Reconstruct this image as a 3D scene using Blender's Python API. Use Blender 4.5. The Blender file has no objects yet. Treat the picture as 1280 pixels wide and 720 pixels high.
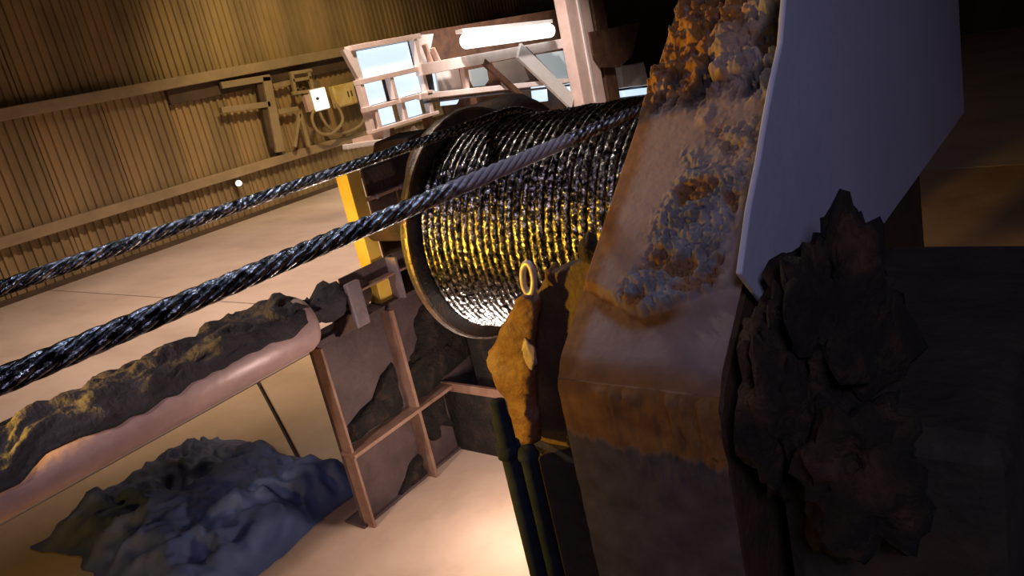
import bpy, math, random
from mathutils import Vector, Matrix, noise
random.seed(7)
S = bpy.context.scene
COL = S.collection
PI = math.pi

# ------------------------------------------------------------------ camera
# World frame: X = drum axis, Y = rope run (away from the camera), Z up, floor at z = 0.
CAM = Vector((1.715, -1.969, 1.731))
RIGHT = Vector((0.7857, 0.5822, -0.2094)).normalized()
UPV = Vector((-0.0005, 0.3391, 0.9408)).normalized()
FWD = RIGHT.cross(UPV) * -1
UPV = FWD.cross(RIGHT) * -1
FPX, PPX, PPY = 946.0, 641.0, 322.5
cd = bpy.data.cameras.new('camera')
cam = bpy.data.objects.new('camera', cd)
COL.objects.link(cam)
cam.matrix_world = Matrix.Translation(CAM) @ Matrix((RIGHT, UPV, -FWD)).transposed().to_4x4()
cd.sensor_fit = 'HORIZONTAL'; cd.sensor_width = 36.0
cd.lens = FPX / 1280 * 36.0
cd.shift_x = (640 - PPX) / 1280; cd.shift_y = -(360 - PPY) / 1280
cd.clip_start = 0.05; cd.clip_end = 100
S.camera = cam

# ------------------------------------------------------------------ world, lights, exposure
w = bpy.data.worlds.new('world'); S.world = w; w.use_nodes = True
w.node_tree.nodes['Background'].inputs[0].default_value = (0.35, 0.40, 0.55, 1)
w.node_tree.nodes['Background'].inputs[1].default_value = 0.012
S.view_settings.view_transform = 'Standard'
S.view_settings.look = 'None'
S.view_settings.gamma = 1
S.view_settings.use_curve_mapping = False
S.view_settings.exposure = 0.0

def aim(o, target):
    o.rotation_euler = (Vector(target) - o.location).to_track_quat('-Z', 'Y').to_euler()
def spot(name, loc, target, watts, col, angle, blend=0.6, r=0.12):
    l = bpy.data.lights.new(name, 'SPOT'); l.energy = watts; l.color = col
    l.spot_size = math.radians(angle); l.spot_blend = blend; l.shadow_soft_size = r
    o = bpy.data.objects.new(name, l); o.location = loc; COL.objects.link(o); aim(o, target); return o
def point(name, loc, watts, col, r=0.1):
    l = bpy.data.lights.new(name, 'POINT'); l.energy = watts; l.color = col; l.shadow_soft_size = r
    o = bpy.data.objects.new(name, l); o.location = loc; COL.objects.link(o); return o
def area(name, loc, target, watts, col, sx, sy):
    l = bpy.data.lights.new(name, 'AREA'); l.energy = watts; l.color = col
    l.shape = 'RECTANGLE'; l.size = sx; l.size_y = sy
    o = bpy.data.objects.new(name, l); o.location = loc; COL.objects.link(o); aim(o, target); return o

spot('hall_sodium_flood', (-3.4, 2.6, 6.2), (-4.8, 3.0, 0), 2150, (1.0, 0.68, 0.50), 88, 0.9, 0.2)
spot('wall_sodium_flood', (-5.2, 4.6, 5.0), (-9.0, 6.6, 1.2), 600, (1.0, 0.69, 0.31), 76, 0.9, 0.2)
point('floor_sodium_worklight', (-1.1, -2.3, 0.45), 16, (1.0, 0.56, 0.10), 0.07)
spot('drum_sodium_worklight', (-0.74, -2.15, 1.24), (0.18, -0.30, 1.14), 320, (1.0, 0.56, 0.04), 70, 0.7, 0.06)
spot('white_worklight', (-0.25, -2.3, 2.3), (-0.55, 0.15, 0.15), 120, (1.0, 0.80, 0.72), 44, 0.8, 0.1)
point('added_low_fill', (0.0, -0.22, 0.42), 14, (1.0, 0.82, 0.72), 0.06)  # added fill under the drum, unseen and without a fixture
spot('added_drum_uplight', (0.0, -0.30, 0.18), (0.22, -0.26, 0.9), 85, (1.0, 0.92, 0.88), 62, 0.5, 0.06)  # added unseen spot that whitens the underside of the coils
spot('overhead_lamp', (-1.9, 0.35, 3.7), (0.3, -0.2, 1.3), 130, (1.0, 0.90, 0.78), 46, 0.6, 0.10)
spot('gallery_flood', (-3.2, 5.6, 4.6), (-5.0, 7.0, 1.3), 1150, (1.0, 0.84, 0.76), 62, 0.7, 0.2)
spot('added_rope_spot', (1.4, 0.95, 4.4), (0.42, -1.35, 1.45), 230, (0.55, 0.68, 1.0), 27, 0.8, 0.22)  # added cool spot for blue rope glints; the roof has no opening
spot('daylight_doorway', (3.0, -3.6, 3.4), (0.6, -0.85, 1.15), 135, (0.66, 0.63, 1.0), 62, 0.8, 0.4)

# ------------------------------------------------------------------ helpers
def wp(px, py, ax, v):
    """measured photo point -> world point on the plane ax = v"""
    d = RIGHT * ((px - PPX) / FPX) - UPV * ((py - PPY) / FPX) + FWD
    i = 'xyz'.index(ax)
    return CAM + d * ((v - CAM[i]) / d[i])

class MB:
    def __init__(s): s.v = []; s.f = []; s.att = None
    def add(s, vs, fs):
        o = len(s.v); s.v += [tuple(p) for p in vs]; s.f += [tuple(i + o for i in f) for f in fs]; return s
    def box(s, x0, x1, y0, y1, z0, z1):
        vs = [(x, y, z) for x in (x0, x1) for y in (y0, y1) for z in (z0, z1)]
        return s.add(vs, [(0,1,3,2), (4,6,7,5), (0,4,5,1), (2,3,7,6), (0,2,6,4), (1,5,7,3)])
    def prism(s, prof, axis, a, b):
        """closed polygon prof (two coords, the axes other than `axis` in xyz order) extruded from a to b"""
        n = len(prof); i = 'xyz'.index(axis)
        def mk(p, t):
            q = list(p); q.insert(i, t); return q
        vs = [mk(p, a) for p in prof] + [mk(p, b) for p in prof]
        fs = [tuple(range(n)), tuple(range(2*n - 1, n - 1, -1))]
        fs += [(k, k + n, (k+1) % n + n, (k+1) % n) for k in range(n)]
        return s.add(vs, fs)
    def bar(s, p, q, wd, ht, up=(0, 0, 1)):
        p = Vector(p); q = Vector(q); d = (q - p).normalized()
        a = d.cross(Vector(up)).normalized() * wd / 2; b = a.cross(d).normalized() * ht / 2
        vs = [e + sa * a + sb * b for e in (p, q) for sa, sb in ((-1,-1), (1,-1), (1,1), (-1,1))]
        return s.add(vs, [(0,1,2,3), (7,6,5,4), (0,4,5,1), (1,5,6,2), (2,6,7,3), (3,7,4,0)])
    def tube(s, path, r, n=12, cap=True):
        path = [Vector(p) for p in path]; m = len(path); vs = []; fs = []
        rr = r if callable(r) else (lambda k: r)
        t0 = (path[1] - path[0]).normalized()
        a = t0.orthogonal().normalized()
        for k, p in enumerate(path):
            t = (path[min(k+1, m-1)] - path[max(k-1, 0)]).normalized()
            a = (a - t * a.dot(t)).normalized(); b = t.cross(a)
            for j in range(n):
                c = 2 * PI * j / n
                vs.append(p + (a * math.cos(c) + b * math.sin(c)) * rr(k))
        for k in range(m - 1):
            for j in range(n):
                fs.append((k*n + j, k*n + (j+1) % n, (k+1)*n + (j+1) % n, (k+1)*n + j))
        if cap:
            fs.append(tuple(range(n - 1, -1, -1))); fs.append(tuple((m-1)*n + j for j in range(n)))
        return s.add(vs, fs)
    def lathe(s, prof, axis, c, n=48, jit=None):
        """prof = [(t along axis, radius)], revolved about the axis through c"""
        i = 'xyz'.index(axis); vs = []; fs = []
        for t, r in prof:
            for j in range(n):
                an = 2 * PI * j / n; q = [math.cos(an) * r, math.sin(an) * r]; q.insert(i, t)
                p = Vector(q) + Vector(c)
                vs.append(p if jit is None else jit(p))
        for k in range(len(prof) - 1):
            for j in range(n):
                fs.append((k*n + j, k*n + (j+1) % n, (k+1)*n + (j+1) % n, (k+1)*n + j))
        fs.append(tuple(range(n - 1, -1, -1))); m = len(prof) - 1
        fs.append(tuple(m*n + j for j in range(n)))
        return s.add(vs, fs)
    def grid(s, fn, nu, nv):
        vs = [fn(u / nu, v / nv) for v in range(nv + 1) for u in range(nu + 1)]
        fs = [(v*(nu+1) + u, v*(nu+1) + u + 1, (v+1)*(nu+1) + u + 1, (v+1)*(nu+1) + u) for v in range(nv) for u in range(nu)]
        return s.add(vs, fs)
    def mesh(s, name, mat, smooth=False):
        me = bpy.data.meshes.new(name); me.from_pydata(s.v, [], s.f); me.update()
        import bmesh
        bm = bmesh.new(); bm.from_mesh(me); bmesh.ops.recalc_face_normals(bm, faces=bm.faces); bm.to_mesh(me); bm.free()
        if s.att:
            for an, vals in s.att.items():
                a = me.attributes.new(an, 'FLOAT', 'POINT'); a.data.foreach_set('value', vals)
        me.materials.append(mat)
        if smooth: me.polygons.foreach_set('use_smooth', [True] * len(me.polygons))
        return me
    def build(s, name, mat, parent=None, smooth=False, bevel=0):
        o = bpy.data.objects.new(name, s.mesh(name, mat, smooth)); COL.objects.link(o)
        if parent: 
            o.parent = parent; o.matrix_parent_inverse = Matrix.Translation(-parent.location)
        if bevel:
            b = o.modifiers.new('bevel', 'BEVEL'); b.width = bevel; b.segments = 2; b.limit_method = 'ANGLE'
        return o
def tag(o, label=None, cat=None, group=None, kind=None):
    if label: o['label'] = label
    if cat: o['category'] = cat
    if group: o['group'] = group
    if kind: o['kind'] = kind
    return o
def empty(name, loc=(0, 0, 0)):
    o = bpy.data.objects.new(name, None); o.location = loc; o.empty_display_size = 0.1; COL.objects.link(o); return o
def inst(name, me, parent, loc=(0, 0, 0), rot=(0, 0, 0)):
    o = bpy.data.objects.new(name, me); COL.objects.link(o)
    if parent:
        o.parent = parent; o.matrix_parent_inverse = Matrix.Translation(-parent.location)
    o.location = loc; o.rotation_euler = rot; return o
def fr(p, sc, oct=4, seed=0.0):
    return noise.fractal(Vector((p[0]*sc + seed, p[1]*sc - seed, p[2]*sc + 2*seed)), 0.9, 2.0, oct)
def sm(a, b, x):
    t = min(1, max(0, (x - a) / (b - a))); return t * t * (3 - 2 * t)

# ------------------------------------------------------------------ materials
MAT = {}
def M(name, cols, rough=0.7, metal=0.0, scale=6.0, bump=0.2, bscale=40.0, spec=0.5, stretch=(1, 1, 1), rvar=0.0, bdist=0.01, detail=6):
    """colour ramp over object-space noise plus a fine bump"""
    m = bpy.data.materials.new(name); m.use_nodes = True; nt = m.node_tree; N = nt.nodes; L = nt.links
    p = N['Principled BSDF']
    tc = N.new('ShaderNodeTexCoord'); mp = N.new('ShaderNodeMapping'); mp.inputs['Scale'].default_value = stretch
    L.new(tc.outputs['Object'], mp.inputs[0])
    n1 = N.new('ShaderNodeTexNoise'); n1.inputs['Scale'].default_value = scale; n1.inputs['Detail'].default_value = detail
    n1.inputs['Roughness'].default_value = 0.62
    L.new(mp.outputs[0], n1.inputs['Vector'])
    r = N.new('ShaderNodeValToRGB'); e = r.color_ramp.elements
    k = len(cols)
    pos = [0.32 + 0.36 * i / max(1, k - 1) for i in range(k)]
    e[0].position = pos[0]; e[0].color = (*cols[0], 1)
    e[1].position = pos[-1]; e[1].color = (*cols[-1], 1)
    for i in range(1, k - 1):
        q = e.new(pos[i]); q.color = (*cols[i], 1)
    L.new(n1.outputs['Fac'], r.inputs[0]); L.new(r.outputs[0], p.inputs['Base Color'])
    p.inputs['Roughness'].default_value = rough; p.inputs['Metallic'].default_value = metal
    p.inputs['Specular IOR Level'].default_value = spec
    if rvar:
        mr = N.new('ShaderNodeMapRange'); mr.inputs['To Min'].default_value = rough - rvar; mr.inputs['To Max'].default_value = rough + rvar
        L.new(n1.outputs['Fac'], mr.inputs['Value']); L.new(mr.outputs[0], p.inputs['Roughness'])
    if bump:
        n2 = N.new('ShaderNodeTexNoise'); n2.inputs['Scale'].default_value = bscale; n2.inputs['Detail'].default_value = 5
        L.new(mp.outputs[0], n2.inputs['Vector'])
        b = N.new('ShaderNodeBump'); b.inputs['Strength'].default_value = bump; b.inputs['Distance'].default_value = bdist
        L.new(n2.outputs['Fac'], b.inputs['Height']); L.new(b.outputs[0], p.inputs['Normal'])
    MAT[name] = m; return m
def emit(name, col, strength):
    m = bpy.data.materials.new(name); m.use_nodes = True; p = m.node_tree.nodes['Principled BSDF']
    p.inputs['Base Color'].default_value = (*col, 1); p.inputs['Roughness'].default_value = 0.4
    p.inputs['Emission Color'].default_value = (*col, 1); p.inputs['Emission Strength'].default_value = strength
    MAT[name] = m; return m

M('concrete_far', [(.42,.36,.31), (.52,.45,.39), (.60,.53,.47)], .85, scale=.9, bump=.25, bscale=9, stretch=(.6, 1.4, 1))
M('concrete_yellow_pool', [(.46,.36,.22), (.58,.46,.29), (.66,.54,.36)], .8, scale=1.1, bump=.25, bscale=12)  # yellow pool of lamplight tinted into the slab colour
M('joint', [(.03,.022,.016), (.05,.04,.03)], .9, bump=0)
M('sheet', [(.26,.20,.11), (.38,.29,.15), (.52,.34,.16)], .6, .15, scale=1.3, bump=.1, stretch=(1, 1, .35))
M('girt', [(.30,.24,.15), (.42,.33,.20)], .7, scale=3, bump=.1)
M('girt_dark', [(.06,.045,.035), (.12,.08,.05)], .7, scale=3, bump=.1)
M('concrete_salmon', [(.44,.30,.21), (.56,.39,.28), (.64,.46,.34)], .85, scale=1.6, bump=.25, bscale=12)
M('dark_hall', [(.05,.04,.035), (.08,.06,.05)], .9, scale=1, bump=0)
M('wall_box', [(.78,.78,.72), (.85,.85,.8)], .4, bump=0)
M('wall_brass', [(.75,.55,.16), (.98,.85,.45)], .35, .0, scale=5, bump=.1)
M('wall_pipe', [(.35,.28,.16), (.45,.36,.2)], .6, scale=4, bump=.05)
M('white_paint', [(.70,.60,.58), (.88,.82,.80)], .5, scale=4, bump=.05)
M('white_panel', [(.60,.60,.60), (.85,.84,.82)], .4, scale=1.5, bump=.05)
M('gasket', [(.05,.055,.07), (.09,.09,.11)], .6, bump=0)
M('pink_column', [(.62,.45,.40), (.78,.60,.53)], .6, scale=3, bump=.1)
M('brown_steel', [(.05,.022,.012), (.13,.06,.03)], .7, scale=6, bump=.3)
M('yellow_post', [(.70,.42,.06), (.82,.52,.08), (.86,.58,.12)], .55, scale=5, bump=.15)
M('grease_rope', [(.015,.013,.012), (.05,.045,.04), (.32,.30,.29), (.70,.67,.64)], .14, 1.0, scale=75, bump=.75, bscale=120, rvar=.06, bdist=.005)
M('steel_rim', [(.08,.06,.05), (.35,.27,.22)], .3, .8, scale=30, bump=.4, bscale=120)
M('flange_face', [(.012,.010,.010), (.04,.03,.025), (.10,.045,.015)], .45, .2, scale=9, bump=.4, bscale=90)
M('rust_plate', [(.055,.032,.030), (.09,.056,.053), (.12,.08,.075)], .75, .0, scale=7, bump=.35, bscale=60)
M('rust_edge', [(.20,.10,.06), (.32,.19,.13)], .7, scale=12, bump=.3)
M('dark_mud', [(.004,.0025,.002), (.010,.006,.004), (.035,.019,.010)], .9, scale=14, bump=.8, bscale=60, bdist=.02)
M('housing', [(.015,.010,.009), (.045,.025,.018), (.08,.04,.022)], .75, scale=8, bump=.4, bscale=50)
M('purple_metal', [(.16,.12,.13), (.26,.20,.20)], .6, .1, scale=10, bump=.3)
M('mud_pipe', [(.018,.015,.018), (.036,.030,.036)], .85, scale=18, bump=.5, bscale=60, bdist=.015)
M('ram', [(.42,.28,.27), (.55,.38,.36)], .38, .1, scale=8, bump=.1)
M('tarp', [(.07,.10,.20), (.12,.16,.30)], .6, scale=5, bump=.3, bscale=30)
M('bracket', [(.070,.026,.010), (.12,.050,.018), (.17,.11,.095)], .7, scale=9, bump=.5, bscale=55)
M('bracket_dark', [(.04,.02,.009), (.09,.045,.016)], .8, scale=9, bump=.5, bscale=55)
M('shackle', [(.35,.30,.28), (.5,.44,.4)], .4, .3, scale=20, bump=.3)
M('blue_panel', [(.50,.50,.60), (.57,.57,.67)], .6, scale=2.5, bump=.08)
M('pedestal', [(.02,.014,.01), (.05,.03,.018)], .85, scale=10, bump=.6)
M('clod', [(.006,.003,.002), (.022,.010,.004), (.07,.034,.015)], .95, scale=11, bump=.9, bscale=45, bdist=.02)
M('blue_pipe', [(.008,.012,.022), (.02,.027,.045)], .85, scale=12, bump=.2, spec=.1)
emit('daylit_pane', (.66, .85, 1.0), .92)
emit('daylit_pane_dim', (.50, .58, .60), .45)
emit('tube_glow', (1.0, .97, .93), 2.2)

def mud_mat(name, base, crust, rust, top):
    """hood skin: dusty steel, grey crust where `crust` is set, orange rust where `rust` is set"""
    m = M(name, base, .75, scale=7, bump=.22, bscale=70)
    nt = m.node_tree; N = nt.nodes; L = nt.links; p = N['Principled BSDF']
    src = p.inputs['Base Color'].links[0].from_socket
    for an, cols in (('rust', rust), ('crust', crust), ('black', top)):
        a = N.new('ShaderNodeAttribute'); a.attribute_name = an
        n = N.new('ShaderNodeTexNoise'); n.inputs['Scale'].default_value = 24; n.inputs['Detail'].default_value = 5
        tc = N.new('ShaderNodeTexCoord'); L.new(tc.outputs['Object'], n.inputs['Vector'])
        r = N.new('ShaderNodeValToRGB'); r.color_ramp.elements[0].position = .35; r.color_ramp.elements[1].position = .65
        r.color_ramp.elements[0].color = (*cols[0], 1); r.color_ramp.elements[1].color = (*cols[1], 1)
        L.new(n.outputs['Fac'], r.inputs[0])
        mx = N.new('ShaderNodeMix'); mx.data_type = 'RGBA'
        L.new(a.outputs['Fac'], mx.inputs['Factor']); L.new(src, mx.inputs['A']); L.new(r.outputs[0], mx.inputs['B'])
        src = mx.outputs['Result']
    L.new(src, p.inputs['Base Color'])
    return m
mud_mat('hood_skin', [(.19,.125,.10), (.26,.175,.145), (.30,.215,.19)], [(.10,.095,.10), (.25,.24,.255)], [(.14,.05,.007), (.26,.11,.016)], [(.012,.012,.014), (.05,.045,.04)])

# dusty dry stretch on the front rope
def rope_mat():
    m = M('rope_dusty', [(.015,.013,.012), (.05,.045,.045), (.35,.34,.36), (.65,.64,.66)], .15, 1.0, scale=60, bump=.8, bscale=150, bdist=.004)
    nt = m.node_tree; N = nt.nodes; L = nt.links; p = N['Principled BSDF']
    tc = N.new('ShaderNodeTexCoord'); sp = N.new('ShaderNodeSeparateXYZ'); L.new(tc.outputs['Object'], sp.inputs[0])
    n = N.new('ShaderNodeTexNoise'); n.inputs['Scale'].default_value = 30; L.new(tc.outputs['Object'], n.inputs['Vector'])
    ad = N.new('ShaderNodeMath'); ad.operation = 'MULTIPLY_ADD'; L.new(n.outputs['Fac'], ad.inputs[0]); ad.inputs[1].default_value = .12; L.new(sp.outputs['Y'], ad.inputs[2])
    r = N.new('ShaderNodeValToRGB'); e = r.color_ramp.elements
    mr = N.new('ShaderNodeMapRange'); mr.inputs['From Min'].default_value = -1.3; mr.inputs['From Max'].default_value = -.3
    L.new(ad.outputs[0], mr.inputs['Value']); L.new(mr.outputs[0], r.inputs[0])
    e[0].position = .26; e[0].color = (0, 0, 0, 1); e[1].position = .36; e[1].color = (1, 1, 1, 1)
    q = e.new(.60); q.color = (1, 1, 1, 1); q = e.new(.68); q.color = (0, 0, 0, 1)
    mx = N.new('ShaderNodeMix'); mx.data_type = 'RGBA'
    src = p.inputs['Base Color'].links[0].from_socket
    L.new(r.outputs[0], mx.inputs['Factor']); L.new(src, mx.inputs['A']); mx.inputs['B'].default_value = (.24, .19, .21, 1)
    L.new(mx.outputs['Result'], p.inputs['Base Color'])
    m2 = N.new('ShaderNodeMapRange'); m2.inputs['To Min'].default_value = .22; m2.inputs['To Max'].default_value = .7
    L.new(r.outputs[0], m2.inputs['Value']); L.new(m2.outputs[0], p.inputs['Roughness'])
    m3 = N.new('ShaderNodeMath'); m3.operation = 'SUBTRACT'; m3.inputs[0].default_value = 1; L.new(r.outputs[0], m3.inputs[1]); L.new(m3.outputs[0], p.inputs['Metallic'])
rope_mat()

# ------------------------------------------------------------------ the setting
XW = -9.0
fl = tag(MB().box(-14, 8, -8, 16, -.30, -.03).build('floor', MAT['joint']), 'concrete hall floor under the winch', kind='structure')
def slab(poly, mat):
    return MB().prism(poly, 'z', -.05, 0.0).build('slab', mat, fl, bevel=.006)
xe = -2.66
for y0, y1 in ((-8, -3.5), (-3.49, 1.6), (1.61, 6.4), (6.41, 11), (11.01, 16)):
    slab([(-9.3, y0), (-5.6, y0), (-5.6, y1), (-9.3, y1)], MAT['concrete_far'])
    slab([(-5.59, y0), (xe, y0), (xe, y1), (-5.59, y1)], MAT['concrete_far'])
g = .012
a0 = (xe + .02, .436); a1 = (-1.2, -.262)         # diagonal joint across the near slab
slab([(xe + .02, -8), (-1.2, -8), (-1.2, a1[1] - g), (xe + .02, a0[1] - g)], MAT['concrete_yellow_pool'])
slab([(xe + .02, a0[1] + g), (-1.2, a1[1] + g), (-1.2, 5), (xe + .02, 5)], MAT['concrete_yellow_pool'])
slab([(-1.19, -8), (3, -8), (3, 5), (-1.19, 5)], MAT['concrete_salmon'])
slab([(xe + .02, 5.01), (8, 5.01), (8, 16), (xe + .02, 16)], MAT['concrete_far'])
slab([(3.01, -8), (8, -8), (8, 5), (3.01, 5)], MAT['concrete_far'])

wl = tag(MB().box(XW - .25, XW - .06, -8, 16, 0, 7).build('wall_left', MAT['girt_dark']), 'ochre corrugated steel side wall', kind='structure')
def sheet_mesh(z0, z1, wd, pitch=.115, dep=.03):
    mb = MB(); n = int(round(wd / pitch)); pr = []
    for k in range(n):
        b = k * pitch
        pr += [(b, 0), (b + pitch*.45, 0), (b + pitch*.55, dep), (b + pitch*.9, dep)]
    pr.append((n * pitch, 0))
    vs = []
    for z in (z0, z1):
        vs += [(XW + d - .055, y, z) for y, d in pr]
    m = len(pr); mb.add(vs, [(k, k + 1, m + k + 1, m + k) for k in range(m - 1)])
    return mb.mesh('wall_sheet', MAT['sheet'])
WS = .92
for z0, z1 in ((0.0, .70), (.70, 2.1), (2.1, 7.0)):
    me = sheet_mesh(z0, z1, WS)
    for k in range(25):
        inst('wall_sheet', me, wl, (random.uniform(0, .012), -7.2 + k * .935, 0))
for z, h, d in ((2.22, .15, .16), (.74, .14, .10), (4.0, .15, .16), (5.6, .15, .16)):
    MB().box(XW, XW + d, -8, 16, z - h/2, z + h/2).build('girt', MAT['girt'], wl, bevel=.01)
MB().box(XW - .02, XW + .05, 4.0, 12, 1.93, 2.14).build('girt_recess_shade', MAT['girt_dark'], wl)  # dark strip stands in for the shaded recess below the girt
MB().box(XW - .02, XW + .06, -8, 16, 0, .06).build('sole_plate', MAT['girt_dark'], wl)
tag(MB().box(-14, 8, 16, 16.3, 0, 7).build('wall_back', MAT['dark_hall']), 'dark far end wall of the hall', kind='structure')
tag(MB().box(-14, 8, -8, 16.3, 7, 7.2).build('ceiling', MAT['dark_hall']), 'dark roof of the hall', kind='structure')

def X9(px, py): return wp(px, py, 'x', XW + .12)
def rail(pts, wd, nm, parent, mat=MAT['girt']):
    return MB().bar(X9(*pts[0]), X9(*pts[1]), .06, wd, up=(1, 0, 0) if False else (0, 0, 1)).build(nm, mat, parent, bevel=.006)
def vbar(p, q, wd, nm, parent, mat, xo=.12, dep=.06):
    a = wp(*p, 'x', XW + xo); b = wp(*q, 'x', XW + xo)
    return MB().bar(a, b, wd, dep, up=(1, 0, 0)).build(nm, mat, parent, bevel=.006)
# rail-and-post frame at the left edge
t = empty('wall_frame', X9(300, 180)); tag(t, 'ochre steel rail frame fixed to the corrugated wall at the far left', 'frame')
vbar((276, 107), (337, 97), .10, 'rail', t, MAT['girt']); vbar((276, 138), (337, 130), .09, 'rail', t, MAT['girt'])
vbar((332, 96), (350, 190), .16, 'post', t, MAT['girt']); vbar((322, 98), (340, 185), .10, 'post', t, MAT['girt_dark'], .08)
vbar((341, 108), (362, 103), .08, 'rail', t, MAT['girt']); vbar((347, 140), (372, 136), .08, 'rail', t, MAT['girt'])
# small box frame
t = empty('wall_bracket_frame', X9(375, 118)); tag(t, 'small open rectangular steel frame on the wall above the white box', 'frame')
for p, q in (((362, 92), (389, 88)), ((365, 117), (392, 113)), ((364, 91), (369, 118)), ((385, 89), (391, 114)), ((365, 101), (388, 97))):
    vbar(p, q, .055, 'bar', t, MAT['wall_pipe'], .2)
# struts
t = empty('wall_strut', X9(375, 185)); tag(t, 'inverted V pair of thin struts below the small frame', 'strut')
vbar((374, 142), (368, 184), .05, 'strut_leg', t, MAT['wall_pipe'], .2); vbar((374, 142), (386, 184), .06, 'strut_leg', t, MAT['wall_pipe'], .2)
# white box
c = wp(400, 124, 'x', XW + .25)
t = empty('junction_box', c); tag(t, 'overlit white junction box on the ochre wall', 'box')
MB().box(c.x - .12, c.x, c.y - .17, c.y + .17, c.z - .19, c.z + .19).build('body', MAT['wall_box'], t, bevel=.02)
lid = MB().box(c.x - .005, c.x + .015, c.y - .155, c.y + .155, c.z - .175, c.z + .175).build('lid', emit('overlit_lid_glow', (1, .97, .88), 1.1), t, bevel=.01)  # glow stands in for the overlit white lid; the box is no lamp
MB().lathe([(0, .025), (.03, .025)], 'x', (c.x + .01, c.y - .07, c.z + .02), 12).build('knob', MAT['gasket'], lid)
MB().box(c.x - .1, c.x - .02, c.y - .28, c.y - .17, c.z - .16, c.z + .12).build('hinge_plate', MAT['pink_column'], t)
# brass cabinet
c = wp(438, 117, 'x', XW + .25)
t = empty('cable_cabinet', c); tag(t, 'shiny yellow metal cabinet on the wall beside the white box', 'cabinet')
MB().box(c.x - .12, c.x, c.y - .36, c.y + .36, c.z - .19, c.z + .19).build('body', MAT['wall_brass'], t, bevel=.015)
dr = MB().box(c.x - .004, c.x + .016, c.y - .34, c.y - .05, c.z - .17, c.z + .17).build('door', MAT['wall_brass'], t, bevel=.01)
MB().box(c.x + .016, c.x + .03, c.y -.08, c.y -.08 + .02, c.z - .05, c.z + .05).build('handle', MAT['gasket'], dr)
dr = MB().box(c.x - .004, c.x + .016, c.y - .03, c.y + .34, c.z - .17, c.z + .17).build('door', MAT['wall_brass'], t, bevel=.01)
MB().box(c.x + .016, c.x + .03, c.y + .0, c.y + .0 + .02, c.z - .05, c.z + .05).build('handle', MAT['gasket'], dr)
# cables
for pts, lab in ((((398, 137), (404, 150), (412, 160), (425, 166), (440, 163), (454, 152), (458, 130)), 'long cable looping under the yellow wall cabinet'),
                 (((418, 128), (426, 140), (428, 152), (421, 162), (412, 168), (398, 165), (390, 150), (392, 138)), 'short cable looping from the yellow cabinet to the white box')):
    P = [wp(*q, 'x', XW + (.20 if 'long' in lab else .30)) for q in pts]; path = []
    for k in range(len(P) - 1):
        p0, p1, p2, p3 = P[max(k-1, 0)], P[k], P[k+1], P[min(k+2, len(P)-1)]
        for u in range(6):
            s = u / 6
            path.append(.5 * ((2*p1) + (p2 - p0)*s + (2*p0 - 5*p1 + 4*p2 - p3)*s*s + (3*p1 - p0 - 3*p2 + p3)*s**3))
    path.append(P[-1])
    tag(MB().tube(path, .028, 8).build('cable', MAT['wall_pipe'], None, True), lab, 'cable', 'cables on the wall')
# small lamp low on the wall
c = wp(299, 229, 'x', XW + .14)
t = empty('bulkhead_lamp', c); tag(t, 'tiny lit bulkhead lamp low on the ochre wall', 'lamp')
MB().lathe([(-.1, .05), (-.04, .05), (-.02, .04)], 'x', c, 16).build('base', MAT['girt_dark'], t)
MB().lathe([(-.03, .045), (.0, .045), (.03, .03), (.045, .008)], 'x', c, 16).build('globe', MAT['tube_glow'], t, True)

# ------------------------------------------------------------------ lit glazed gallery behind the drum
XG = -5.0
def G(px, py, xo=0): return wp(px, py, 'x', XG + xo)
t = empty('glazed_gallery', (XG, 4.6, 0)); tag(t, 'white steel frame with bright daylit panes in three rows behind the ropes', 'window frame')
Y0, Y1 = 4.08, 5.13
rows = ((2.02, 1.70, ((4.16, 5.02),)), (1.66, 1.40, ((4.12, 4.44), (4.58, 5.05))), (1.33, 1.14, ((4.24, 4.50), (4.70, 4.98))))
for zt, zb, cells in rows:
    for ya, yb in cells:
        wc = MB().box(XG - .10, XG - .06, ya - .06, yb + .03, zb - .02, zt + .02).build('window_cell', MAT['gasket'], t)
        MB().box(XG - .06, XG - .03, ya + .03, yb, zb, zt).build('pane', MAT['daylit_pane'], wc)
for z, h in ((2.06, .06), (1.68, .06), (1.365, .05), (1.11, .04)):
    MB().box(XG - .06, XG + .06, Y0 - .05, Y1 + .06, z - h/2, z + h/2).build('rail', MAT['white_paint'], t, bevel=.006)
for y, za, zb in ((4.06, 1.1, 1.68), (4.54, 1.40, 1.68), (5.09, 1.1, 2.06), (4.62, 1.1, 1.37), (4.17, 1.1, 1.37)):
    MB().box(XG - .05, XG + .05, y - .028, y + .028, za, zb).build('mullion', MAT['white_paint'], t, bevel=.006)
MB().prism([(3.93, 2.06), (4.10, 2.06), (4.12, 1.68), (4.06, 1.68)], 'x', XG - .03, XG + .03).build('side_plate', MAT['white_panel'], t)
for y in (4.06, 4.62, 5.10):
    MB().box(XG - .02, XG + .08, y - .06, y + .04, 1.34, 1.40).build('cleat', MAT['white_paint'], t, bevel=.008)
for y in (4.35, 5.05):
    MB().box(XG - .08, XG + .02, y - .05, y + .05, 0, 1.1).build('leg', MAT['brown_steel'], t)
# white angled channel hanging below the panes
t = empty('angle_bracket', G(470, 180)); tag(t, 'pale angled steel channel sticking out below the bright panes', 'bracket')
MB().bar(G(431, 184), G(484, 176), .06, .09, (1, 0, 0)).build('channel', MAT['white_panel'], t, bevel=.01)
MB().bar(G(482, 178), G(481, 160), .11, .06, (1, 0, 0)).build('upright', MAT['white_panel'], t, bevel=.01)
MB().bar(G(442, 178), G(478, 168), .07, .03, (1, 0, 0)).build('web', MAT['pink_column'], t)
MB().bar(G(515, 160), G(529, 174), .07, .05, (1, 0, 0)).build('stay', MAT['white_panel'], t, bevel=.01)

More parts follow.
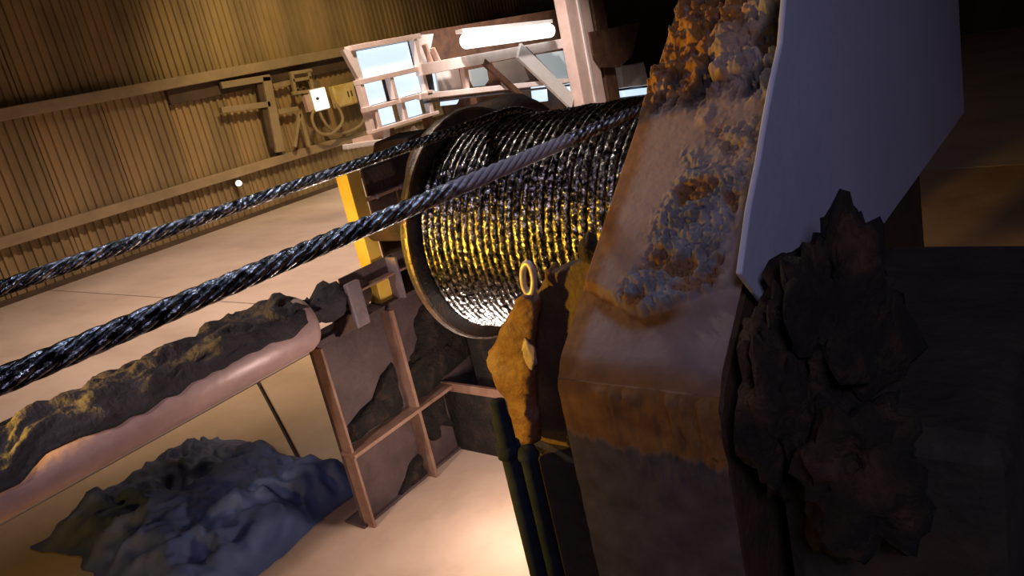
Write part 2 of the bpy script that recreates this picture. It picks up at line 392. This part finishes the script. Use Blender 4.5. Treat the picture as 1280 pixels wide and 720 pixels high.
t = empty('gallery_truss', (XG, 7.0, 0)); tag(t, 'pale steel truss with diagonal braces running behind the top of the drum', 'truss')
def gbar(p, q, wd, nm, mat, xo=0.0, dep=.08):
    return MB().bar(G(*p, xo), G(*q, xo), wd, dep, (1, 0, 0)).build(nm, MAT[mat], t, bevel=.006)
gbar((523, 88), (700, 55), .14, 'top_chord', 'white_paint', .05, .12)
gbar((523, 121), (716, 100), .07, 'bottom_chord', 'white_paint', .04)
gbar((530, 128), (716, 106), .03, 'bottom_lip', 'gasket', .02)
gbar((648, 63), (715, 128), .24, 'diagonal', 'white_panel', .12, .05)
gbar((604, 77), (664, 131), .09, 'diagonal', 'brown_steel', .10, .05)
gbar((656, 60), (722, 128), .05, 'diagonal_lip', 'gasket', .10, .05)
gbar((535, 90), (539, 114), .06, 'upright', 'gasket', .0)
gbar((578, 80), (583, 112), .06, 'upright', 'pink_column', .0)
gbar((715, 60), (724, 128), .20, 'upright', 'gasket', -.02)
gbar((540, 60), (552, 85), .03, 'hanger', 'pink_column', -.02); gbar((530, 55), (541, 85), .03, 'hanger', 'pink_column', -.02)
def gquad(pts, nm, mat, xo=-.15, th=.04):
    ps = [G(*p, xo) for p in pts]; prof = [(p.y, p.z) for p in ps]
    return MB().prism(prof, 'x', XG + xo - th, XG + xo).build(nm, MAT[mat], t)
gquad(((545, 91), (573, 86), (578, 111), (549, 115)), 'panel', 'white_panel')
gquad(((537, 92), (543, 91), (547, 114), (541, 115)), 'pane', 'daylit_pane')
gquad(((588, 87), (608, 83), (611, 100), (606, 107), (594, 108), (590, 100)), 'round_pane', 'daylit_pane_dim')
gquad(((618, 78), (650, 72), (662, 100), (632, 110)), 'panel', 'white_panel')
gquad(((672, 68), (712, 62), (716, 96), (690, 100)), 'panel', 'daylit_pane_dim')
gquad(((666, 108), (683, 106), (685, 126), (668, 128)), 'pane', 'daylit_pane')
gquad(((702, 106), (718, 103), (722, 126), (706, 128)), 'pane', 'daylit_pane')
gquad(((553, 126), (575, 122), (571, 130), (553, 132)), 'pane', 'daylit_pane')
gquad(((523, 44), (542, 42), (535, 80), (527, 82)), 'panel', 'white_panel')
gquad(((525, 40), (735, 5), (750, 140), (560, 150)), 'back_sheet', 'brown_steel', -.35)
for y in (5.9, 8.2):
    MB().box(XG - .06, XG + .06, y - .06, y + .06, 0, 1.2 if y < 7 else .75).build('leg', MAT['brown_steel'], t)

c0 = G(578, 52, .2); c1 = G(690, 38, .2)
t = empty('strip_light', (c0 + c1) / 2); tag(t, 'glowing white strip light above the truss', 'lamp')
MB().tube([c0, c0 + (c1 - c0) * .03, c0 + (c1 - c0) * .97, c1], lambda k: .05 if k in (0, 3) else .10, 14).build('tube', MAT['tube_glow'], t, True)
MB().bar(c0 + Vector((-.02, 0, .13)), c1 + Vector((-.02, 0, .13)), .12, .05).build('housing', MAT['white_panel'], t)

t = empty('column', (XG + .3, 9.0, 0)); tag(t, 'pinkish boxed steel column right of the truss with a brown gusset', 'column')
a = G(724, 53, .3); b = G(756, 53, .3); z0 = 0
ya, yb = G(728, 120, .3).y, G(757, 118, .3).y
MB().box(XG + .1, XG + .3, ya, yb, 0, 3.4).build('shaft', MAT['pink_column'], t, bevel=.02)
MB().box(XG + .305, XG + .33, ya + .30, ya + .36, 0, 3.4).build('rib', MAT['white_paint'], t)
gp = [wp(*p, 'x', XG + .36) for p in ((737, 40), (800, 28), (790, 70), (775, 84), (752, 84), (742, 70))]
MB().prism([(p.y, p.z) for p in gp], 'x', XG + .33, XG + .36).build('gusset', MAT['brown_steel'], t)
t = empty('dark_stanchion', (XG + .3, 9.9, 0)); tag(t, 'dark brown stanchion between pink column and pale cabinet', 'post')
ya, yb = G(760, 115, .3).y, G(774, 113, .3).y
MB().box(XG + .1, XG + .3, ya, yb, 0, 3.0).build('shaft', MAT['brown_steel'], t, bevel=.01)
MB().box(XG + .0, XG + .38, ya - .06, yb + .06, 0, .03).build('foot_plate', MAT['brown_steel'], t)
ps = [wp(*p, 'x', XG + .2) for p in ((776, 82), (805, 77), (812, 106), (779, 110))]
t = empty('pale_cabinet', (XG + .1, ps[0].y + .4, 0)); tag(t, 'pale lilac cabinet seen just left of the rusty frame top', 'cabinet')
zb = min(p.z for p in ps) ; zt = max(p.z for p in ps)
MB().prism([(p.y, p.z) for p in ps], 'x', XG - .3, XG + .2).build('body', MAT['white_paint'], t, bevel=.02)
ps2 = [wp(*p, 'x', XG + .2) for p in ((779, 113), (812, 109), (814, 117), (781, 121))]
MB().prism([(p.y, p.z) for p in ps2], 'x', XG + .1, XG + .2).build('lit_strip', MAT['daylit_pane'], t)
yy = [p.y for p in ps]
MB().box(XG - .25, XG + .15, min(yy) + .1, max(yy) - .2, 0, zb + .05).build('stand', MAT['gasket'], t)

# ------------------------------------------------------------------ winch drum
ZD, RC, RF = 1.15, .36, .406
RR = .0143; LD = .93
t = empty('winch_drum', (0, 0, ZD)); tag(t, 'dark steel winch drum with raised flange under the wound rope', 'drum')
MB().lathe([(0, RC - 2*RR + .002), (LD, RC - 2*RR + .002)], 'x', (0, 0, ZD), 96).build('barrel', MAT['flange_face'], t, True)
flg = MB().lathe([(-.034, RF - .05), (-.034, RF - .004), (-.030, RF), (-.006, RF), (-.002, RF - .005), (-.001, .1)], 'x', (0, 0, ZD), 128).build('flange', MAT['flange_face'], t)
MB().lathe([(-.012, RF + .0012), (-.0, RF + .0012), (.0012, RF - .006), (-.012, RF - .008)], 'x', (0, 0, ZD), 128).build('flange_rim', MAT['steel_rim'], flg)
MB().lathe([(LD, .1), (LD + .001, RF), (LD + .03, RF), (LD + .031, .1)], 'x', (0, 0, ZD), 96).build('flange', MAT['flange_face'], t)
MB().lathe([(-.60, .055), (LD + .06, .055)], 'x', (0, 0, ZD), 32).build('shaft', MAT['housing'], t, True)
MB().lathe([(-.16, .12), (-.12, .14), (-.035, .16)], 'x', (0, 0, ZD), 48).build('hub', MAT['flange_face'], t, True)

# one lay of wire rope as a ring with strand lobes
def wrap_mesh(seed):
    nphi, ns = 620, 16; lays = 14; vs = []; fs = []
    for i in range(nphi):
        ph = 2 * PI * i / nphi
        wob = .0012 * math.sin(3 * ph + seed) + .0008 * math.sin(7 * ph + 2 * seed)
        for j in range(ns):
            a = 2 * PI * j / ns
            lobe = abs(math.cos(3 * (a - lays * ph)))
            lump = noise.noise(Vector((math.cos(ph) * 38, math.sin(ph) * 38, a * .9 + seed * 11)))
            r = RR * (.86 + .15 * lobe) + .0012 * lump
            R = RC - RR + r * math.cos(a)
            vs.append((r * math.sin(a) + wob, R * math.cos(ph), R * math.sin(ph)))
    for i in range(nphi):
        for j in range(ns):
            fs.append((i*ns + j, i*ns + (j+1) % ns, ((i+1) % nphi)*ns + (j+1) % ns, ((i+1) % nphi)*ns + j))
    return MB().add(vs, fs).mesh('rope_wrap', MAT['grease_rope'], True)
wm = [wrap_mesh(s) for s in (0.3, 1.7, 3.1)]
t = empty('wound_rope', (0, 0, ZD)); tag(t, 'black greasy wire rope wound in tight wraps round the drum', 'rope')
nw = int((LD - .012) / .0282)
for k in range(nw):
    x = .019 + k * .0282 + random.uniform(-.0012, .0012)
    o = inst('rope_wrap', wm[k % 3], t, (x, 0, ZD), (random.uniform(0, 2*PI), random.uniform(-.002, .002), random.uniform(-.002, .002)))
    s = 1 + random.uniform(-.004, .006); o.scale = (1, s, s)

# free ropes : six helical strands round a core
def free_rope(label, x, y0, slope, mat):
    zt = ZD + RC + .0135
    t = empty('wire_rope', (x, y0, zt)); tag(t, label, 'rope', 'wire ropes leaving the drum')
    path = []
    n = int((0 - y0) / .006)
    for i in range(n):
        y = y0 + i * .006; path.append(Vector((x + slope * y, y, zt)))
    R = RC + .0135
    for i in range(110):                                  # over the top of the drum and down behind it
        an = i * .006 / R; path.append(Vector((x, R * math.sin(an), ZD + R * math.cos(an))))
    lay = .172
    def strand(off, rs, rad):
        pts = []
        for i, p in enumerate(path):
            tn = (path[min(i+1, len(path)-1)] - path[max(i-1, 0)]).normalized()
            sx = Vector((1, 0, 0)); nz = tn.cross(sx).normalized() * -1
            sx = nz.cross(tn) * -1
            c = 2 * PI * (i * .006 / lay) + off
            pts.append(p + (sx * math.cos(c) + nz * math.sin(c)) * rad)
        return MB().tube(pts, rs, 10)
    for k in range(6):
        strand(2 * PI * k / 6, .0053, .0092).build('strand', mat, t, True)
    MB().tube(path, .0062, 8).build('core', mat, t, True)
free_rope('nearer, thicker-looking wire rope running from lower left across the drum front', .857, -4.2, .0, MAT['rope_dusty'])
free_rope('farther thin black wire rope passing behind toward the drum left flange', .165, -4.2, -.055, MAT['grease_rope'])

# ------------------------------------------------------------------ support panel left of the drum
XP = -.68
t = empty('support_panel', (XP, -.1, 0)); tag(t, 'purple-brown ribbed steel support panel standing below the drum flange', 'support')
yl, yr, zt, zr = -.40, .62, .81, .34
MB().box(XP - .02, XP, yl, yr, 0, zt).build('web', MAT['rust_plate'], t, bevel=.004)
MB().box(XP - .08, XP + .03, yl - .01, yr, zt - .012, zt + .008).build('top_flange', MAT['rust_plate'], t, bevel=.003)
MB().box(XP, XP + .06, yl, yl + .012, 0, zt - .012).build('end_rib', MAT['rust_edge'], t, bevel=.002)
MB().box(XP, XP + .07, -.03, -.014, 0, zr - .008).build('rib', MAT['rust_edge'], t, bevel=.002)
MB().box(XP, XP + .07, -.03, -.014, zr + .008, zt - .012).build('rib', MAT['rust_edge'], t, bevel=.002)
MB().box(XP, XP + .085, yl - .01, .19, zr - .008, zr + .008).build('shelf_rib', MAT['rust_edge'], t, bevel=.002)
MB().box(XP + .0, XP + .42, .19, .206, zr - .03, zr + .012).build('cross_rib', MAT['rust_edge'], t, bevel=.002)
MB().box(XP, XP + .42, .20, .216, 0, zr - .03).build('cross_web', MAT['dark_mud'], t)
MB().box(XP - .1, XP + .02, yl - .02, .3, 0, .012).build('foot', MAT['rust_plate'], t)
def lump(name, c, r, mat, parent=None, seed=0, n=3, amp=.35, sc=4, flat=None):
    import bmesh
    bm = bmesh.new(); bmesh.ops.create_icosphere(bm, subdivisions=n, radius=1)
    for v in bm.verts:
        d = v.co.normalized()
        k = 1 + amp * fr(d, sc * .35, 4, seed) + amp * .35 * fr(d, sc * 1.3, 3, seed + 3)
        v.co = Vector((d.x * r[0], d.y * r[1], d.z * r[2])) * k
        v.co += Vector(c)
        if flat is not None and v.co.z < flat: v.co.z = flat
    me = bpy.data.meshes.new(name); bm.to_mesh(me); bm.free(); me.materials.append(mat)
    me.polygons.foreach_set('use_smooth', [True] * len(me.polygons))
    o = bpy.data.objects.new(name, me); COL.objects.link(o)
    if parent: o.parent = parent; o.matrix_parent_inverse = Matrix.Translation(-parent.location)
    return o
# mud caked on the ribs
def patch(name, pts, th, mat, parent, seed):
    """flat irregular crust on the panel face (y, z outline)"""
    n = len(pts); cy = sum(p[0] for p in pts) / n; cz = sum(p[1] for p in pts) / n; out = []
    for k in range(n):
        a, b = pts[k], pts[(k+1) % n]
        for q in range(6):
            f = q / 6; y = a[0] + (b[0] - a[0]) * f; z = a[1] + (b[1] - a[1]) * f
            m = 1 + .16 * fr((y, z, seed), 16, 3, seed)
            out.append((cy + (y - cy) * m, cz + (z - cz) * m))
    m = len(out); vs = []; fs = []
    for lv, (sc, xo) in enumerate(((1, 0), (.93, .6), (.75, 1.0), (.45, 1.1), (.2, 1.0))):
        for y, z in out:
            yy, zz = cy + (y - cy) * sc, cz + (z - cz) * sc
            vs.append((XP + th * xo * (1 + (.8 * fr((yy, zz, 0), 22, 3, seed) if lv else 0)), yy, zz))
    for lv in range(4):
        fs += [(lv*m + k, lv*m + (k+1) % m, (lv+1)*m + (k+1) % m, (lv+1)*m + k) for k in range(m)]
    fs.append(tuple(4*m + k for k in range(m)))
    return MB().add(vs, fs).build(name, mat, parent, True)
patch('caked_mud', [(-.37, .352), (-.34, .43), (-.26, .46), (-.19, .47), (-.12, .54), (-.04, .57), (-.04, .352)], .03, MAT['dark_mud'], t, 1)
patch('caked_mud', [(-.005, .352), (-.005, .50), (.10, .55), (.16, .70), (.30, .78), (.55, .75), (.55, .4), (.20, .352)], .04, MAT['dark_mud'], t, 2)
patch('caked_mud', [(-.005, .32), (.18, .32), (.18, .13), (.12, .17), (.06, .12), (.02, .2)], .035, MAT['dark_mud'], t, 3)
patch('caked_mud', [(-.20, .015), (-.035, .015), (-.035, .12), (-.10, .10)], .035, MAT['dark_mud'], t, 4)

# yellow post standing on the panel, with its cross beam
t = empty('yellow_post', (XP, 0, .82)); tag(t, 'yellow painted channel post standing on the support panel', 'post')
MB().box(XP - .012, XP, -.008, .062, .818, 1.40).build('face', MAT['yellow_post'], t, bevel=.003)
MB().box(XP - .07, XP - .012, .05, .062, .818, 1.40).build('channel_leg', MAT['yellow_post'], t, bevel=.002)
MB().box(XP - .07, XP - .012, -.008, .004, .818, 1.40).build('channel_leg', MAT['yellow_post'], t, bevel=.002)
MB().box(XP - .002, XP + .07, .062, .075, .818, 1.00).build('gusset', MAT['purple_metal'], t, bevel=.002)
t = empty('cross_beam', (XP, 0, .96)); tag(t, 'rusty angle beam crossing the yellow post at mid height', 'beam')
MB().box(XP + .002, XP + .012, -.19, .5, .935, 1.0).build('web', MAT['rust_plate'], t)
MB().box(XP + .002, XP + .05, -.19, .5, .925, .935).build('flange', MAT['rust_edge'], t, bevel=.002)
MB().box(XP - .02, XP + .002, -.21, -.12, .86, .98).build('end_plate', MAT['yellow_post'], t, bevel=.004)

# gear housing behind
t = empty('gear_housing', (-1.0, .5, 0)); tag(t, 'dark brown ribbed gear housing between yellow post and drum', 'housing')
MB().prism([(-.76, .13), (-.76, 1.0), (-1.1, 1.0), (-1.1, .52), (-.86, .25)], 'z', 0, 1.37).build('body', MAT['housing'], t, bevel=.015)
MB().box(-.76, -.72, .075, 1.0, 1.235, 1.25).build('seam_flange', MAT['rust_edge'], t, bevel=.003)
MB().box(-.76, -.73, .3, .33, .0, 1.235).build('rib', MAT['housing'], t)
MB().prism([(.42, 1.36), (.46, 1.43), (.62, 1.44), (.95, 1.40), (.98, 1.36)], 'x', -1.0, -.77).build('top_cover', MAT['housing'], t, bevel=.012)
sf = [o for o in t.children if o.name.startswith('seam_flange')][0]
for y in (.15, .30, .48, .66, .84):
    MB().lathe([(-.725, .012), (-.712, .012), (-.708, .007)], 'x', (0, y, 1.243), 6).build('bolt', MAT['purple_metal'], sf)
t = empty('brake_cover', (-.35, .55, ZD)); tag(t, 'dark domed brake cover rising behind the drum top', 'cover')
MB().lathe([(-.62, .0), (-.62, .30), (-.50, .345), (-.20, .365), (-.12, .30), (-.12, 0)], 'x', (0, .52, 1.165), 48,
           jit=lambda p: p + (p - Vector((p.x, .52, 1.165))) * .07 * fr(p, 6, 3, 2)).build('dome', MAT['housing'], t, True)
MB().box(-.55, -.2, .3, .75, 0, .95).build('stand', MAT['dark_mud'], t)
lump('caked_mud', (-.44, .36, 1.45), (.05, .07, .045), MAT['bracket'], t, 8)

# ------------------------------------------------------------------ muddy tension cylinder on the left
zc = .905; rc = .112
t = empty('tension_cylinder', (XP, -1.0, zc)); tag(t, 'mud-topped pinkish cylinder with thin rod pinned to bracket beside yellow post', 'cylinder')
MB().lathe([(-2.6, .0), (-2.6, rc), (-.425, rc), (-.40, rc - .01), (-.395, .03)], 'y', (XP, 0, zc), 56).build('barrel', MAT['ram'], t, True)
def mudtop(u, v):
    y = -1.9 + u * 1.56
    n = fr((y, v, 0), 7, 4, 1)
    nk = sm(-.46, -.37, y)
    r = (rc * (1 - nk) + .055 * nk) + .004 + .035 * max(0, .35 + n) * sm(0, .28, v) * sm(1, .72, v)
    a = math.radians(8 + 14 * fr((y, 0, 3), 5, 3, 4) + 150 * v)
    e = 1 if 0.02 < v < .98 else .94
    return (XP + math.cos(a) * r * e, y, zc + math.sin(a) * r * e)
MB().grid(mudtop, 110, 44).build('caked_mud', MAT['mud_pipe'], t, True)
MB().lathe([(-.40, .042), (-.20, .042)], 'y', (XP, 0, zc + .01), 24).build('rod', MAT['mud_pipe'], t, True)
lump('caked_mud', (XP + .01, -.27, zc + .03), (.06, .09, .065), MAT['mud_pipe'], t, 12)
t = empty('clevis_bracket', (XP, -.17, .82)); tag(t, 'purple steel clevis plate holding the rod end below the cross beam', 'bracket')
MB().box(XP + .05, XP + .075, -.215, -.145, .80, .985).build('plate', MAT['purple_metal'], t, bevel=.006)
MB().box(XP - .03, XP - .005, -.215, -.145, .80, .93).build('plate', MAT['purple_metal'], t, bevel=.006)
MB().lathe([(-.05, .058), (.045, .058)], 'x', (XP, -.135, .915), 28).build('pin_boss', MAT['housing'], t, True)
MB().prism([(-.30, .80), (-.14, .80), (-.14, .85), (-.22, .865)], 'x', XP - .03, XP + .06).build('shoe', MAT['brown_steel'], t, bevel=.006)

# ------------------------------------------------------------------ crumpled tarpaulin on the floor
def tarp(u, v):
    x = -2.20 + 1.32 * u; y = -1.10 + .98 * v
    e = sm(0, .12, u) * sm(1, .86, u) * sm(0, .12, v) * sm(1, .85, v)
    n = fr((x, y, 0), 3.0, 4, 5); r = abs(fr((x * 1.2, y * 2, .4), 3.4, 3, 9))
    return (x + .04 * n, y + .06 * fr((x, y, 2), 3, 3, 2), .006 + e * (.04 + .08 * n + .08 * (1 - r)))
tag(MB().grid(tarp, 90, 70).build('tarpaulin', MAT['tarp'], None, True), 'crumpled blue-grey tarpaulin heaped on the floor at lower left', 'tarpaulin')

# ------------------------------------------------------------------ big sloping side frame on the right
X0, X1 = 1.0, 1.28
KY, KZ = -1.073, 1.207                 # bend between upright face and slope
ST = math.tan(math.radians(38.1)); cs, sn = math.cos(math.radians(38.1)), math.sin(math.radians(38.1))
t = empty('side_frame', (1.14, -.6, 0)); tag(t, 'massive rusty mud-caked sloping side frame in the right foreground', 'frame')
TY = -.28
MB().prism([(KY + .012, 0), (KY + .012, KZ - .04), (KY + .03, KZ - .012), (TY, KZ + (TY - KY) * ST - .003), (.45, KZ + (TY - KY) * ST - .003), (.45, 0)], 'x', X0 + .002, X1 - .002).build('body', MAT['bracket_dark'], t)
LEN = (TY - KY) / cs
rustA, crustA, blackA = [], [], []
def slope_pt(u, v):
    x = X0 + (X1 - X0) * u; s = LEN * v
    p = (x, s, 0)
    big = fr(p, 9, 4, 3); fine = fr(p, 36, 4, 7); fin2 = fr(p, 95, 3, 1)
    # thick raised plate of crust: lower lip sags in a shallow V
    lip = .158 + (-.045 * sm(0, .45, u) + .05 * sm(.45, .95, u)) + .006 * fine
    plate = sm(lip, lip + .012, s) * sm(.955, .925, u + .01 * fine) * sm(.60, .53, s + .04 * big)
    # rough grey crust on the lower right half of the plate
    cr = plate * sm(.36, .60, u + .25 * big + .55 * (s - .42) * -1 * .6) * sm(.52, .40, s + .1 * big) * sm(.90, .86, u)
    chunk = sm(-.05, .35, fine + .4 * big)
    hole = cr * sm(.12, .30, fr(p, 13, 3, 21))
    h = .015 * plate + cr * (.007 * chunk + .010 * fin2) - .008 * hole
    # heavy mud at the top
    tp = sm(.50, .60, s + .06 * big)
    h += tp * (.016 + .030 * max(-.4, big) + .016 * fine + .006 * fin2)
    pits = tp * sm(.18, .34, fr((x * 1.6, s * .7, 0), 11, 3, 33))
    h -= pits * .02
    # ridge along the right edge
    rd = sm(.93, .985, u) * sm(.25, .45, s)
    h += rd * (.006 + .010 * fine)
    if u < .03: h *= u / .03
    if u > .98: h *= (1 - u) / .02
    rust = max(sm(.16, .07, u + .05 * big) * .9, sm(lip + .010, lip - .004, s) * sm(lip - .035, lip - .018, s) * sm(.78, .6, u), hole * .9, tp * sm(.62, .40, u + .35 * big) * sm(-.3, .15, fine + .3), sm(.05, .0, s) * .9)
    crust = max(cr * (1 - hole) * .9, rd * .6, tp * sm(.55, .80, u + .2 * big) * .9, .40 * sm(.55, .95, u + .3 * big))
    crust *= (1 - .8 * min(1, rust)); 
    rustA.append(min(1, rust)); crustA.append(min(1, crust)); blackA.append(min(1, pits * .9))
    bd = .012 * (1 - sm(0, .045, s)) ** 2
    return (x, KY + s * cs - h * sn + bd * .35, KZ + s * sn + h * cs - bd)
mb = MB().grid(slope_pt, 150, 380); mb.att = {'rust': rustA, 'crust': crustA, 'black': blackA}
mb.build('slope_crust', MAT['hood_skin'], t, True)
rustB, crustB, blackB = [], [], []
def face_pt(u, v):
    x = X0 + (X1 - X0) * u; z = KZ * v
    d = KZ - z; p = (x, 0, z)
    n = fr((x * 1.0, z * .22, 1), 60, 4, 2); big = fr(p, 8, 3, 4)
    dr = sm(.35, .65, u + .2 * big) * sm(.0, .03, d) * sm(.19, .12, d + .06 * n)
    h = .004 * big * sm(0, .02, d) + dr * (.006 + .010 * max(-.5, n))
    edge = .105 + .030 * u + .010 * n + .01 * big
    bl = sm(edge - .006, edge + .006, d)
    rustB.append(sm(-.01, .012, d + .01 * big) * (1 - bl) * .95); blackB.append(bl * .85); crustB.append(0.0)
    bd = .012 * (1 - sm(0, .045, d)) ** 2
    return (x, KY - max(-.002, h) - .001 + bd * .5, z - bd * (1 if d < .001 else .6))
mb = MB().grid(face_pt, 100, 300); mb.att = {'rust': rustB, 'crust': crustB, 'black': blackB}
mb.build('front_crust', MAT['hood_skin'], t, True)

# smooth bluish guard plate on the far right side of the frame
t = empty('guard_plate', (1.30, -.4, 0)); tag(t, 'smooth blue-grey guard plate at the right edge behind the rusty frame', 'guard')
def sl(y): return KZ + (y - KY) * ST
MB().prism([(-.80, 1.15), (-.985, 1.352), (-.92, 1.43), (-.858, 1.487), (-.81, 1.538), (-.769, 1.579), (-.699, 1.64), (-.5, 1.95), (-.3, 2.1), (1.2, 2.1), (1.2, 1.15)], 'x', X1 + .012, X1 + .022).build('plate', MAT['blue_panel'], t, bevel=.003)
MB().box(X1 + .002, X1 + .012, -.7, .4, 1.2, 1.26).build('spacer', MAT['gasket'], t)

# bearing pedestal with mud heap in front of the guard plate
t = empty('bearing_pedestal', (1.45, -.7, 0)); tag(t, 'dark pedestal block at lower right buried under mud', 'pedestal')
MB().box(X1 + .035, 1.62, -1.0, -.2, 0, 1.13).build('body', MAT['pedestal'], t, bevel=.03)
MB().box(X1 + .035, 1.66, -1.02, -.18, 0, .05).build('foot', MAT['pedestal'], t, bevel=.01)
def clod(c, r, sd, lab, n=4):
    return tag(lump('mud_clod', c, r, MAT['clod'], None, sd, n, .5, 5), lab, 'mud', 'mud on the pedestal')
clod((1.385, -.85, 1.235), (.075, .17, .15), 2, 'large dark rounded mud clod topping the pedestal against the guard plate')
clod((1.345, -1.0, 1.16), (.045, .08, .15), 5, 'narrow dark mud clod hugging the right flank of the rusty frame')
clod((1.44, -1.02, 1.08), (.08, .09, .11), 9, 'brown mud clod at the lower right photo corner, nearest the camera')

# ------------------------------------------------------------------ lug bracket in front of the drum
t = empty('lug_bracket', (.72, -.75, 0)); tag(t, 'orange rusty lug bracket with an eye standing before the drum', 'bracket')
yb = -.75
def muddy_post(name, rows, y, dep, mat, seed, amp=.012):
    """upright mud-coated plate: rows of (left px, right px, py) measured on the plane y"""
    ns = 22; vs = []; fs = []; R2 = []
    for q in range(len(rows) - 1):
        for u in range(5):
            f = u / 5; R2.append([rows[q][c] + (rows[q+1][c] - rows[q][c]) * f for c in range(3)])
    R2.append(rows[-1])
    for l, r, py in R2:
        A, B = wp(l, py, 'y', y), wp(r, py, 'y', y); c = (A + B) / 2; h = (B.x - A.x) / 2
        for j in range(ns):
            a = 2 * PI * j / ns; ca, sa = math.cos(a), math.sin(a)
            px = c.x + h * math.copysign(abs(ca) ** .6, ca); pyy = y + dep * math.copysign(abs(sa) ** .7, sa)
            p = Vector((px, pyy, c.z)); d = Vector((ca, sa, 0))
            vs.append(p + d * amp * fr(p, 14, 4, seed))
    m = len(R2)
    for q in range(m - 1):
        fs += [(q*ns + j, q*ns + (j+1) % ns, (q+1)*ns + (j+1) % ns, (q+1)*ns + j) for j in range(ns)]
    fs.append(tuple(range(ns))); fs.append(tuple((m-1)*ns + j for j in range(ns)))
    return MB().add(vs, fs).build(name, mat, t, True)
lugp = muddy_post('lug_plate', [(657, 662, 366), (648, 672, 374), (640, 674, 392), (628, 672, 415), (614, 670, 440), (613, 668, 458), (622, 666, 480), (636, 668, 505), (640, 672, 530), (642, 676, 548)], yb, .022, MAT['bracket'], 3)
e = wp(661, 348, 'y', yb - .002)
ring = [(e.x + .015 * math.cos(a) + .006 * math.sin(a), yb - .004, e.z + .036 * math.sin(a)) for a in [2*PI*k/24 for k in range(25)]]
MB().tube(ring, .0075, 10, False).build('eye', MAT['shackle'], lugp, True)
lump('worn_patch', (e.x - .030, yb - .020, e.z - .175), (.018, .006, .035), MAT['purple_metal'], lugp, 4)
muddy_post('stiffener', [(752, 770, 312), (742, 780, 318), (716, 788, 328), (694, 790, 336), (682, 792, 350), (668, 795, 385), (660, 795, 440), (664, 795, 500), (672, 795, 560)], yb + .07, .03, MAT['bracket_dark'], 8)
MB().box(.56, .98, yb - .02, yb + .16, 0, .80).build('base', MAT['pedestal'], t, bevel=.01)
lump('caked_mud', (wp(737, 312, 'y', yb + .06)), (.022, .022, .032), MAT['clod'], t, 3)
lump('caked_mud', (wp(694, 348, 'y', yb + .06)), (.022, .02, .03), MAT['clod'], t, 6)
# bluish conduits below the lug
t = empty('conduit', (.52, -.80, 0)); tag(t, 'blue-grey upright conduit below the rusty lug', 'pipe')
p = wp(632, 545, 'y', -.83)
MB().lathe([(0, .022), (p.z + .04, .022), (p.z + .06, .018), (p.z + .09, .018)], 'z', (p.x, -.83, 0), 20).build('pipe', MAT['blue_pipe'], t, True)
MB().lathe([(p.z - .05, .029), (p.z - .02, .029)], 'z', (p.x, -.83, 0), 20).build('collar', MAT['blue_pipe'], t, True)
p = wp(662, 575, 'y', -.83)
t = empty('short_conduit', (p.x, -.83, 0)); tag(t, 'shorter blue-grey pipe stub right of the upright conduit', 'pipe')
MB().lathe([(0, .02), (p.z, .02), (p.z + .01, .026), (p.z + .03, .02)], 'z', (p.x, -.83, 0), 20).build('pipe', MAT['blue_pipe'], t, True)
